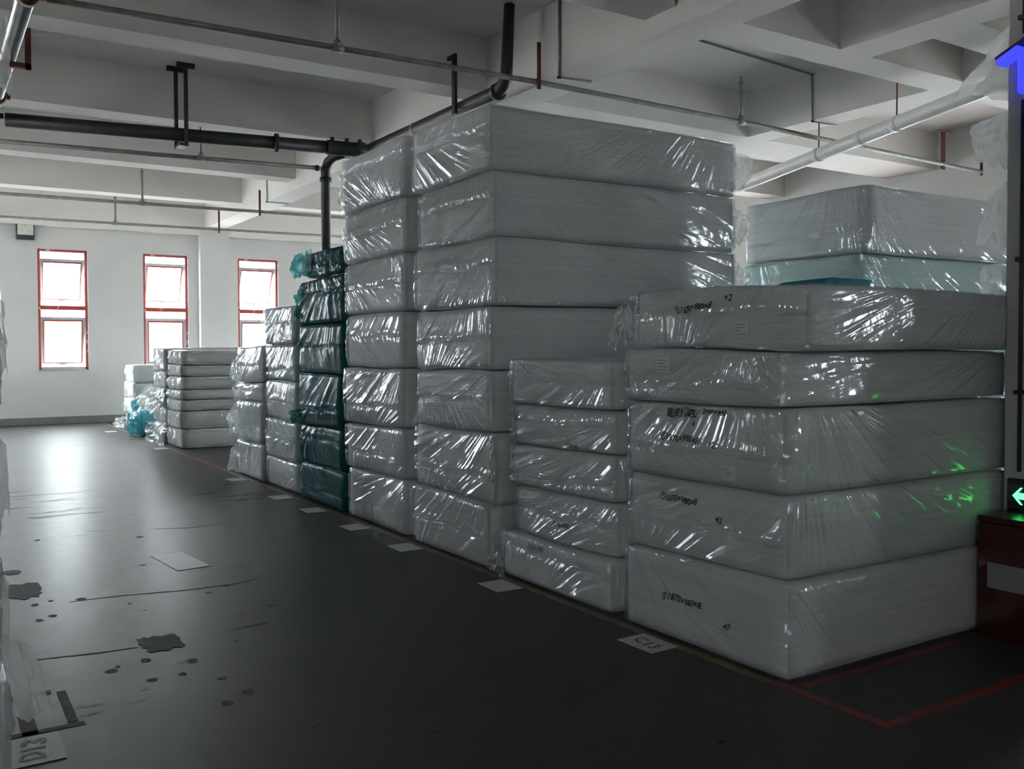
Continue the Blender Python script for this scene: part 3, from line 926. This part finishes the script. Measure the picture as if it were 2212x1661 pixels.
# front stack with handwriting
S1 = stack('the front stack by the column', 'front stack of packs', 3.49, 5.45, 3.02, 4.22, [0, .465, .885, 1.30, 1.60, 1.93], 11, 'film_front', step=0.017, amp=0.016, dull_side=False,
           overrides={0: dict(dx0=-0.03, dy0=-0.02), 4: dict(dy0=-0.06, dy1=-0.02, dx0=0.02), 3: dict(dy0=0.02)})
S2 = stack('the low stack beside the handwritten front stack', 'low stack of packs', 3.51, 5.2, 4.36, 5.52, [0, .32, .655, .945, 1.22, 1.53], 23, 'film_front', step=0.018, amp=0.02,
           overrides={0: dict(dx0=-0.05, dy1=0.08), 2: dict(dx0=0.02, dx1=-.02)})
S3 = stack('the tall stack with the wide grey side', 'tall stack of packs', 3.48, 5.95, 5.70, 6.92, [0, .48, .99, 1.44, 1.92, 2.41, 2.89, 3.385], 37, step=0.02, amp=0.013,
           overrides={0: dict(dy0=0.08, dy1=0.04), 4: dict(dy0=-0.02), 6: dict(dy1=0.04)})
S4 = stack('the narrow tall stack beside the teal bags', 'tall stack of packs', 3.48, 5.6, 7.14, 8.42, [0, .48, .91, 1.43, 1.93, 2.425, 2.90, 3.43], 41, step=0.022, amp=0.013,
           overrides={6: dict(dy1=0.12), 5: dict(dy1=0.08), 4: dict(dy1=0.05)})
S5 = stack('the dark teal stack', 'teal stack of packs', 3.50, 5.3, 8.56, 9.72, [0, .39, .81, 1.35, 1.865, 2.34], 53, film='teal', step=0.026, amp=0.022, jit=0.03, what='teal-bagged foam pack')
t6 = pack('foam_pack', 'topmost small torn teal bag on the dark teal stack', 'teal stack of packs', 3.52, 5.0, 8.62, 9.60, 2.362, 2.63, 977, 'teal', 'foam', 0.026, 0.03, 0.015)
S5.append(t6)
S6a = stack('the small white stack beside the teal stack', 'small stack of packs', 3.50, 5.0, 9.90, 10.98, [0, .34, .80, 1.24, 1.66, 2.10], 61, step=0.028, amp=0.02, jit=0.025)
S6b = stack('the low white stack with torn film flaps', 'small stack of packs', 3.50, 5.0, 11.06, 12.12, [0, .45, .96, 1.19, 1.65], 67, step=0.03, amp=0.02, jit=0.03)
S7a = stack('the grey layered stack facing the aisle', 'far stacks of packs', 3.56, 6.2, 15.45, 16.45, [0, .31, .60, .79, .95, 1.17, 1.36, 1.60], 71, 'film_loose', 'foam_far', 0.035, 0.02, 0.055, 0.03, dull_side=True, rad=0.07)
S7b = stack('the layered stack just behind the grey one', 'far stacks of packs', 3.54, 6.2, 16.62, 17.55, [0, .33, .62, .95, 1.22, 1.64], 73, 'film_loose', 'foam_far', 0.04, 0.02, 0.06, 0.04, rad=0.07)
S8 = stack('the white stack closest to the windows', 'far stacks of packs', 3.62, 6.2, 19.75, 20.75, [0, .3, .62, .95, 1.30], 79, 'film_loose', 'foam', 0.045, 0.02, 0.06, 0.05)
S9 = stack('the rear stack above the front stack', 'rear stacks of packs', 6.80, 9.25, 5.06, 6.45, [0, .6, 1.2, 1.8, 2.42, 3.0], 83, 'film_green', 'foam', 0.026, 0.012, what='wrapped foam pack', overrides={4: dict(film='film')})
S10 = stack('the high rear stack behind the column', 'rear stacks of packs', 6.1, 7.6, 2.75, 3.42, [0, .55, 1.1, 1.65, 2.2, 2.75, 3.2, 3.72], 89, 'film_loose', 'foam', 0.03, 0.02, 0.02, what='loosely wrapped foam pack')
S11 = stack('the stack cut off by the left edge', 'left edge stack of packs', -1.2, 0.235, 3.55, 4.75, [0, .48, .95, 1.42, 1.9, 2.38, 2.85, 3.3], 97, 'film_loose', 'foam', 0.022, 0.018, 0.012)
for q in range(6):  # out-of-view row, added to block low daylight from the left
    stack('the unseen row added left of the aisle', 'unseen left row of packs', -1.2, 0.22, 4.92 + q * 2.5, 7.30 + q * 2.5, [0, .8, 1.6, 2.45, 3.25], 200 + q, 'film_loose', 'foam', 0.09, 0.015, 0.0, what='pack of bay %s' % ORD[q])
S12 = stack('the teal pile behind the front stack', 'rear teal packs', 5.62, 6.1, 4.45, 4.95, [0, .55, 1.1, 1.62, 2.118], 101, film='teal_light', step=0.035, amp=0.02, what='teal-bagged foam pack')
tb = pack('rubbish_bag', 'bright turquoise plastic bag on the floor beside the far stacks', None, 3.32, 3.72, 18.1, 18.75, 0, 0.5, 131, 'teal_light', 'foam', 0.03, 0.03, 0.05, 0.2, kind='plastic bag', rad=0.12)
for ch in tb[0].children:
    if ch.name.startswith('foam_block'): ch.name = 'contents'; ch.scale = (0.7, 0.78, 0.8)
for lst in (S1, S2, S3, S4, S5, S6a, S6b, S7a, S7b, S8, S9, S10, S11, S12, [tb]):
    for r_, f_ in lst:
        if '_bag' in r_: del r_['_bag']


def flap(pk, wpts, seed, mat='film_loose', amp=0.03, n=24):
    """loose film end given in world coordinates, made a part of that pack"""
    root = pk[0]
    inv = (Matrix.Translation(root.location) @ Matrix.Rotation(root.rotation_euler.z, 4, 'Z')).inverted()
    loose_film(root, [tuple(inv @ Vector(p)) for p in wpts], seed, mat, n, amp)


# torn flaps of the low white stack
flap(S6b[3], [(3.50, 12.05, 1.55), (3.48, 12.34, 1.42), (3.47, 12.32, 1.22), (3.50, 12.05, 1.20)], 1)
flap(S6b[1], [(3.49, 12.02, 0.97), (3.46, 12.50, 0.72), (3.46, 12.30, 0.50), (3.49, 12.02, 0.49)], 2)
flap(S6b[0], [(3.49, 12.02, 0.40), (3.47, 12.36, 0.30), (3.45, 12.42, 0.02), (3.49, 12.02, 0.03)], 3)
flap(S6b[2], [(3.49, 12.02, 1.2), (3.47, 12.2, 1.12), (3.46, 12.17, 0.98), (3.49, 12.02, 0.96)], 4)
# teal flap at the top of the teal stack
flap(S5[5], [(3.50, 9.35, 2.66), (3.46, 9.86, 2.62), (3.45, 9.84, 2.38), (3.50, 9.40, 2.38)], 5, 'teal', 0.03)
flap(S5[4], [(3.50, 9.62, 2.28), (3.47, 9.84, 2.18), (3.46, 9.78, 1.95), (3.50, 9.62, 1.9)], 6, 'teal', 0.04)
flap(S5[2], [(3.49, 9.6, 0.98), (3.42, 9.95, 0.92), (3.42, 9.8, 0.80), (3.49, 9.6, 0.80)], 7, 'teal', 0.04)
# rounded loose end of the top small white pack
flap(S6a[4], [(3.50, 10.95, 2.02), (3.50, 11.16, 1.95), (3.49, 11.14, 1.72), (3.50, 10.95, 1.70)], 8)
# ends billowing in the gap between the two tall stacks and at the far side
for i, (zz, dz) in enumerate(((3.12, 0.42), (2.2, 0.4), (1.7, 0.4), (0.75, 0.4))):
    flap(S3[[6, 4, 3, 1][i]], [(3.50, 6.86, zz + dz * .38), (3.56, 7.03, zz + dz * .25), (3.56, 7.03, zz - dz * .25), (3.50, 6.86, zz - dz * .38)], 20 + i)
for i, (zz, dz) in enumerate(((3.17, 0.4), (2.66, 0.32), (2.18, 0.34))):
    flap(S4[[6, 5, 4][i]], [(3.50, 8.42, zz + dz * .45), (3.53, 8.42 + (0.26, 0.19, 0.03)[i], zz + dz * .3), (3.53, 8.42 + (0.24, 0.12, 0.03)[i], zz - dz * .3), (3.50, 8.42, zz - dz * .45)], 30 + i)
for i, (zz, dz) in enumerate(((3.13, 0.38), (2.65, 0.36), (2.17, 0.36))):
    flap(S3[[6, 5, 4][i]], [(5.9, 5.72, zz + dz * .5), (6.12, 5.72, zz + dz * .3), (6.12, 5.74, zz - dz * .35), (5.9, 5.72, zz - dz * .5)], 36 + i, amp=0.07)
flap(S3[1], [(3.46, 5.72, 0.98), (3.45, 5.62, 0.9), (3.45, 5.6, 0.66), (3.46, 5.72, 0.6)], 44)
# front stack: loose corner of the top pack and low skirt
flap(S1[4], [(3.50, 4.15, 1.92), (3.44, 4.26, 1.82), (3.40, 4.30, 1.60), (3.47, 4.1, 1.60)], 45, amp=0.05)
flap(S2[0], [(3.45, 5.5, 0.24), (3.45, 5.66, 0.2), (3.43, 5.72, 0.02), (3.42, 5.45, 0.01)], 48, amp=0.03)
# rear stack behind the column: billowing ends
flap(S10[6], [(6.05, 3.28, 3.86), (6.02, 3.50, 3.60), (6.0, 3.76, 3.30), (6.05, 3.30, 3.22)], 51, 'film_cloud', 0.06)
flap(S10[6], [(6.08, 3.20, 3.84), (6.05, 3.40, 3.60), (6.05, 3.62, 3.34), (6.08, 3.2, 3.24)], 54, 'film_cloud', 0.05)
flap(S10[5], [(6.05, 3.36, 3.16), (6.0, 3.64, 3.10), (6.0, 3.60, 2.84), (6.05, 3.36, 2.77)], 52, 'film_cloud', 0.06)
flap(S10[4], [(6.05, 3.36, 2.72), (6.0, 3.52, 2.60), (6.0, 3.60, 2.32), (6.05, 3.36, 2.22)], 53, 'film_cloud', 0.06)
flap(S10[3], [(6.05, 3.36, 2.18), (6.0, 3.54, 2.14), (6.0, 3.56, 1.9), (6.05, 3.36, 1.7)], 55, 'film_cloud', 0.05)
# left-edge stack: ends poking into the aisle
for i, (k, zz, w) in enumerate(((6, 3.08, 0.09), (5, 2.61, 0.05), (1, 0.72, 0.02), (2, 1.18, 0.02), (3, 1.66, 0.02))):
    flap(S11[k], [(0.20, 3.56, zz + 0.16), (0.235 + w * .6, 3.55, zz + 0.10), (0.235 + w, 3.55, zz - 0.13), (0.20, 3.56, zz - 0.16)], 60 + i, 'film_cloud', 0.018)
flap(S11[1], [(0.22, 3.50, 0.66), (0.31, 3.50, 0.60), (0.37, 3.49, 0.36), (0.26, 3.48, 0.36)], 68, 'film_cloud', 0.018)
# far stacks: tumbling loose plastic
flap(S7a[3], [(3.52, 16.4, 1.0), (3.42, 17.1, 0.86), (3.40, 17.0, 0.5), (3.5, 16.4, 0.5)], 70, amp=0.09)
flap(S7b[2], [(3.5, 17.4, 1.0), (3.36, 18.2, 0.72), (3.4, 18.0, 0.5), (3.5, 17.4, 0.5)], 71, amp=0.08)
flap(S7a[0], [(3.52, 16.3, 0.4), (3.40, 17.2, 0.35), (3.36, 17.2, 0.01), (3.46, 16.3, 0.01)], 72, amp=0.08)
flap(S8[0], [(3.6, 20.3, 0.26), (3.5, 20.9, 0.18), (3.45, 20.9, 0.01), (3.5, 20.2, 0.01)], 73, amp=0.08)
flap(tb, [(3.34, 18.3, 0.46), (3.36, 18.6, 0.62), (3.5, 18.6, 0.64), (3.5, 18.3, 0.46)], 74, 'teal_light', 0.05)

# ------------------------------------------------------------------ writing
dg = None


def text_mesh(txt, size, shear=0.12, seed=0):
    cu_ = bpy.data.curves.new('txt', 'FONT')
    cu_.body = txt; cu_.size = size; cu_.shear = shear; cu_.resolution_u = 2
    cu_.offset = size * 0.02
    ob = bpy.data.objects.new('txt', cu_)
    COL.objects.link(ob)
    g = bpy.context.evaluated_depsgraph_get()
    me = bpy.data.meshes.new_from_object(ob.evaluated_get(g))
    bpy.data.objects.remove(ob); bpy.data.curves.remove(cu_)
    n = len(me.vertices)
    co = np.zeros(n * 3, np.float32); me.vertices.foreach_get('co', co); co = co.reshape(-1, 3)
    co[:, 1] += 0.10 * size * np.sin(co[:, 0] / size * 1.9 + seed)      # unsteady hand
    co[:, 0] += 0.05 * size * np.sin(co[:, 0] / size * 3.1 + seed * 2)
    return me, co


def write_on_pack(pk, txt, y, z, size, rise=0.0, seed=1, mat='ink', name='handwriting'):
    """marker writing laid onto the aisle side of a bag; (y, z) is where it starts, in world metres"""
    root, film = pk
    me, co = text_mesh(txt, size, 0.15, seed)
    fm = film.data
    nv = len(fm.vertices); V = np.zeros(nv * 3, np.float32); fm.vertices.foreach_get('co', V)
    bv = BVHTree.FromPolygons([tuple(v) for v in V.reshape(-1, 3)], [tuple(p.vertices) for p in fm.polygons])
    ly, lz = y - root.location.y, z - root.location.z
    for i, c in enumerate(co):
        q = Vector((-5, ly - c[0], lz + c[1] + c[0] * rise))
        hit = bv.ray_cast(q, Vector((1, 0, 0)))
        x = hit[0].x - 0.003 if hit[0] is not None else -(root.location.x - 3.5)
        me.vertices[i].co = (x, q.y, q.z)
    me.materials.clear()
    o_ = link(name, me, film, M[mat])
    return o_


write_on_pack(S1[4], '①1870×980×8', 3.84, 1.79, 0.046, 0.10, 1)
write_on_pack(S1[4], '+2', 3.47, 1.845, 0.050, 0.08, 2)
write_on_pack(S1[2], '重庆优坪', 3.84, 1.235, 0.056, 0.0, 3)
write_on_pack(S1[2], '—', 3.66, 1.23, 0.054, 0.0, 3)
write_on_pack(S1[2], '4', 3.64, 1.19, 0.045, 0.0, 4)
write_on_pack(S1[2], '2n', 3.67, 1.255, 0.040, 0.0, 5)
write_on_pack(S1[2], '2mm×980', 3.56, 1.262, 0.040, -0.02, 5)
write_on_pack(S1[2], '④1870×980×8', 3.89, 1.10, 0.049, 0.0, 6)
write_on_pack(S1[2], '+2', 3.52, 1.08, 0.050, 0.0, 7)
write_on_pack(S1[1], '④1870×980×8', 3.91, 0.765, 0.049, 0.0, 8)
write_on_pack(S1[1], '42', 3.47, 0.70, 0.045, 0.0, 9)
write_on_pack(S1[0], '⑤1870×980×8', 3.86, 0.225, 0.050, 0.0, 10)
write_on_pack(S1[0], '40', 3.40, 0.165, 0.045, 0.0, 11)
write_on_pack(S2[3], '1870×980', 4.86, 0.965, 0.038, 0.0, 12, 'greyink')
write_on_pack(S2[1], '1810×980', 5.0, 0.44, 0.045, 0.0, 13, 'greyink')
write_on_pack(S2[0], '1870×980', 5.22, 0.25, 0.045, 0.0, 14, 'greyink')


def sticker(pk, y, z, w, h, seed):
    root, film = pk
    fm = film.data
    bv = BVHTree.FromPolygons([tuple(v.co) for v in fm.vertices], [tuple(p.vertices) for p in fm.polygons])
    n = 6
    st = empty('printed_sticker', (0, 0, 0))
    COLX = []

    def sheet(y0, y1, z0, z1, lift, nn, name, mat, par):
        V = []
        for i in range(nn):
            for j in range(nn):
                yy = y0 + (y1 - y0) * i / (nn - 1) - root.location.y; zz = z0 + (z1 - z0) * j / (nn - 1) - root.location.z
                hit = bv.ray_cast(Vector((-5, yy, zz)), Vector((1, 0, 0)))
                V.append(((hit[0].x if hit[0] is not None else -0.8) - lift, yy, zz))
        I = np.arange(nn * nn).reshape(nn, nn)
        Q = np.stack([I[:-1, :-1], I[1:, :-1], I[1:, 1:], I[:-1, 1:]], -1).reshape(-1, 4)
        return V, Q
    bpy.data.objects.remove(st)
    V, Q = sheet(y, y - w, z, z + h, 0.002, n, '', None, None)
    s_ = link('printed_sticker', mesh_np('printed_sticker', np.array(V), Q), film, M['sticker'])
    VV, QQ = [], []
    for k in range(4):
        zz = z + h * (0.15 + 0.2 * k)
        v2, q2 = sheet(y - w * 0.08, y - w * (0.6 + 0.3 * ((k * 7 + seed) % 3) / 2), zz, zz + h * 0.06, 0.0035, 3, '', None, None)
        b_ = len(VV); VV += v2; QQ += [tuple(int(i) + b_ for i in q) for q in q2]
    link('printed_lines', mesh_np('printed_lines', np.array(VV), np.array(QQ)), film, M['faintink'])


sticker(S1[3], 3.93, 1.47, 0.10, 0.085, 1)
sticker(S1[4], 3.40, 1.66, 0.09, 0.08, 2)
sticker(S1[2], 3.42, 0.93, 0.09, 0.07, 3)

# ------------------------------------------------------------------ things lying on the floor
struct('trim_3', MB().box(3.41, 3.47, 2.40, 3.05, 0.0, 0.0015).box(3.47, 9.5, 2.40, 2.455, 0.0, 0.0015).box(3.5, 4.75, 2.90, 2.95, 0.0, 0.0015).box(3.40, 3.45, 12.6, 15.2, 0.0, 0.0015), M['redline'],
       'red line painted on the floor round the front stack', 'floor marking')
struct('trim_4', MB().box(3.39, 3.45, 3.05, 12.6, 0.0, 0.0012).box(3.40, 3.45, 15.2, 22.3, 0.0, 0.0012), M['yellowline'], 'worn yellow line painted along the foot of the stacks', 'floor marking')


def floor_sheet(name, label, cat, cx, cy, w, d, rz, mat, group=None, txt=None, tsize=0.07, tdir=1, seed=0):
    root = empty(name, (cx, cy, 0), rz)
    tag(root, label, cat, group)
    rr = random.Random(seed)
    mb = MB()
    mb.poly([(-w / 2 + rr.uniform(-.004, .004), -d / 2, 0.003), (w / 2, -d / 2 + rr.uniform(-.004, .004), 0.003), (w / 2 + rr.uniform(-.004, .004), d / 2, 0.003), (-w / 2, d / 2 + rr.uniform(-.004, .004), 0.003)], 0.002)
    mb.build('sheet', mat, root)
    if txt:
        me, co = text_mesh(txt, tsize, 0, seed)
        L = co[:, 0].max()
        for i, c in enumerate(co):
            u, v_ = c[0] - L / 2, c[1] - tsize * 0.35
            me.vertices[i].co = (v_, -u, 0.0045) if tdir > 0 else (-v_, u, 0.0045)
        me.materials.clear()
        link('lettering', me, root, M['greyink'])
    return root


floor_sheet('floor_label', 'white paper floor label marked D13 beside the left stack', 'label', 0.365, 4.13, 0.21, 0.30, 0.0, M['paper'], 'paper labels', 'D13', 0.13, -1, 1)
floor_sheet('floor_label', 'white paper floor label marked C13 before the handwritten stack', 'label', 3.315, 3.82, 0.20, 0.285, 0.0, M['paper'], 'paper labels', 'C13', 0.11, 1, 2)
for k, (yy, what) in enumerate(((5.30, 'the low stack'), (6.76, 'the tall stack with the wide grey side'), (7.78, 'the narrow tall stack'), (8.83, 'the teal stack'), (9.80, 'the small white stack'), (11.45, 'the stack with torn flaps'))):
    floor_sheet('floor_label', 'blank pale floor label at the foot of ' + what, 'label', 3.29, yy, 0.20, 0.28, 0.03 * (k % 3 - 1), M['paper'], 'paper labels', None, seed=10 + k)
for k, (xx, yy, what) in enumerate(((3.42, 15.75, 'the grey layered stack'), (3.30, 19.6, 'the turquoise bag'))):
    floor_sheet('floor_label', 'tiny pale floor label near ' + what, 'label', xx - 0.12, yy, 0.2, 0.28, 0, M['paper'], 'paper labels', None, seed=30 + k)
floor_sheet('paper_remnant', 'faded grey sheet stuck to the open floor', 'paper', 1.65, 7.26, 0.24, 0.62, 0.1, M['pale'], None, None, seed=40)


def blot(name, label, cx, cy, rx, ry, seed, mat):
    rr = random.Random(seed)
    n = 26
    pts = []
    for k in range(n):
        a = 2 * math.pi * k / n
        q = max(abs(math.cos(a)), abs(math.sin(a)))
        f = (1 / q) ** 0.6 * (0.85 + rr.uniform(-0.14, 0.14))
        pts.append((rx * f * math.cos(a), ry * f * math.sin(a), 0.002))
    o_ = MB().poly(pts, 0.0018).build(name, mat)
    o_.location = (cx, cy, 0)
    return tag(o_, label, 'floor patch')


blot('floor_patch', 'dark ragged patch in the middle of the open floor', 1.10, 5.28, 0.125, 0.17, 3, M['patch'])
blot('floor_patch', 'dark square patch near the left edge stack', 0.56, 6.92, 0.13, 0.26, 5, M['patch'])
blot('floor_patch', 'small round dark drain mark at the left edge', 0.55, 7.55, 0.06, 0.09, 6, M['patch'])
tm = MB()
tm.box(0.34, 0.40, 4.30, 4.72, 0, 0.0015).box(0.52, 0.56, 4.36, 4.78, 0, 0.0015).box(0.30, 0.58, 4.30, 4.34, 0, 0.0015).box(0.33, 0.50, 4.78, 4.82, 0, 0.0015)
o_ = tm.build('tape_residue', M['patch'])
tag(o_, 'dark square outline of old tape beside the D13 label', 'tape mark')


# ------------------------------------------------------------------ cracks and chips in the floor paint
floor_o = bpy.data.objects['floor']
CRACKS = [[(0.788, 6.463), (1.087, 6.44), (1.476, 6.352), (1.78, 6.343), (2.067, 6.434)], [(1.745, 8.691), (2.039, 8.575), (2.559, 8.638)],
          [(0.495, 5.34), (0.751, 5.286), (0.978, 5.265)], [(1.487, 5.309), (1.708, 5.326)]]
CHIPS = [(1.98, 6.808), (1.743, 6.323), (1.59, 6.208), (1.627, 5.606), (1.45, 5.09), (1.276, 4.297), (1.225, 4.542), (1.156, 4.212), (1.165, 4.886), (0.966, 5.024),
         (0.828, 4.997), (1.032, 5.422), (0.691, 6.552), (0.663, 6.177), (0.582, 6.115), (0.594, 6.5), (0.86, 6.495), (1.384, 7.269), (1.102, 6.207), (1.078, 4.707),
         (0.787, 4.944), (0.936, 4.707), (1.643, 5.207), (1.836, 5.677), (2.418, 7.832), (1.571, 8.39), (0.822, 8.72), (1.435, 9.819)]
for line in CRACKS:
    mb = MB()
    n = len(line)
    top = []
    for side in (1, -1):
        for i in range(n):
            w_ = 0.010 * math.sin(math.pi * (i + 0.4) / (n - 0.2)) + 0.002
            top.append((line[i][0], line[i][1] + side * w_, 0.001))
    pts = top[:n] + top[n:][::-1]
    mb.poly(pts[::-1])
    mb.build('crack', M['patch'], floor_o)
rr = random.Random(12)
mb = MB()
for (cx, cy) in CHIPS:
    k = rr.uniform(0.012, 0.03)
    mb.poly([(cx + k * (1.1 + rr.uniform(-.3, .3)) * math.cos(a), cy + k * 1.3 * (1 + rr.uniform(-.3, .3)) * math.sin(a), 0.001) for a in [i * math.pi / 4 for i in range(8)]])
tag(mb.build('paint_chips', M['patch'], floor_o), kind='stuff')
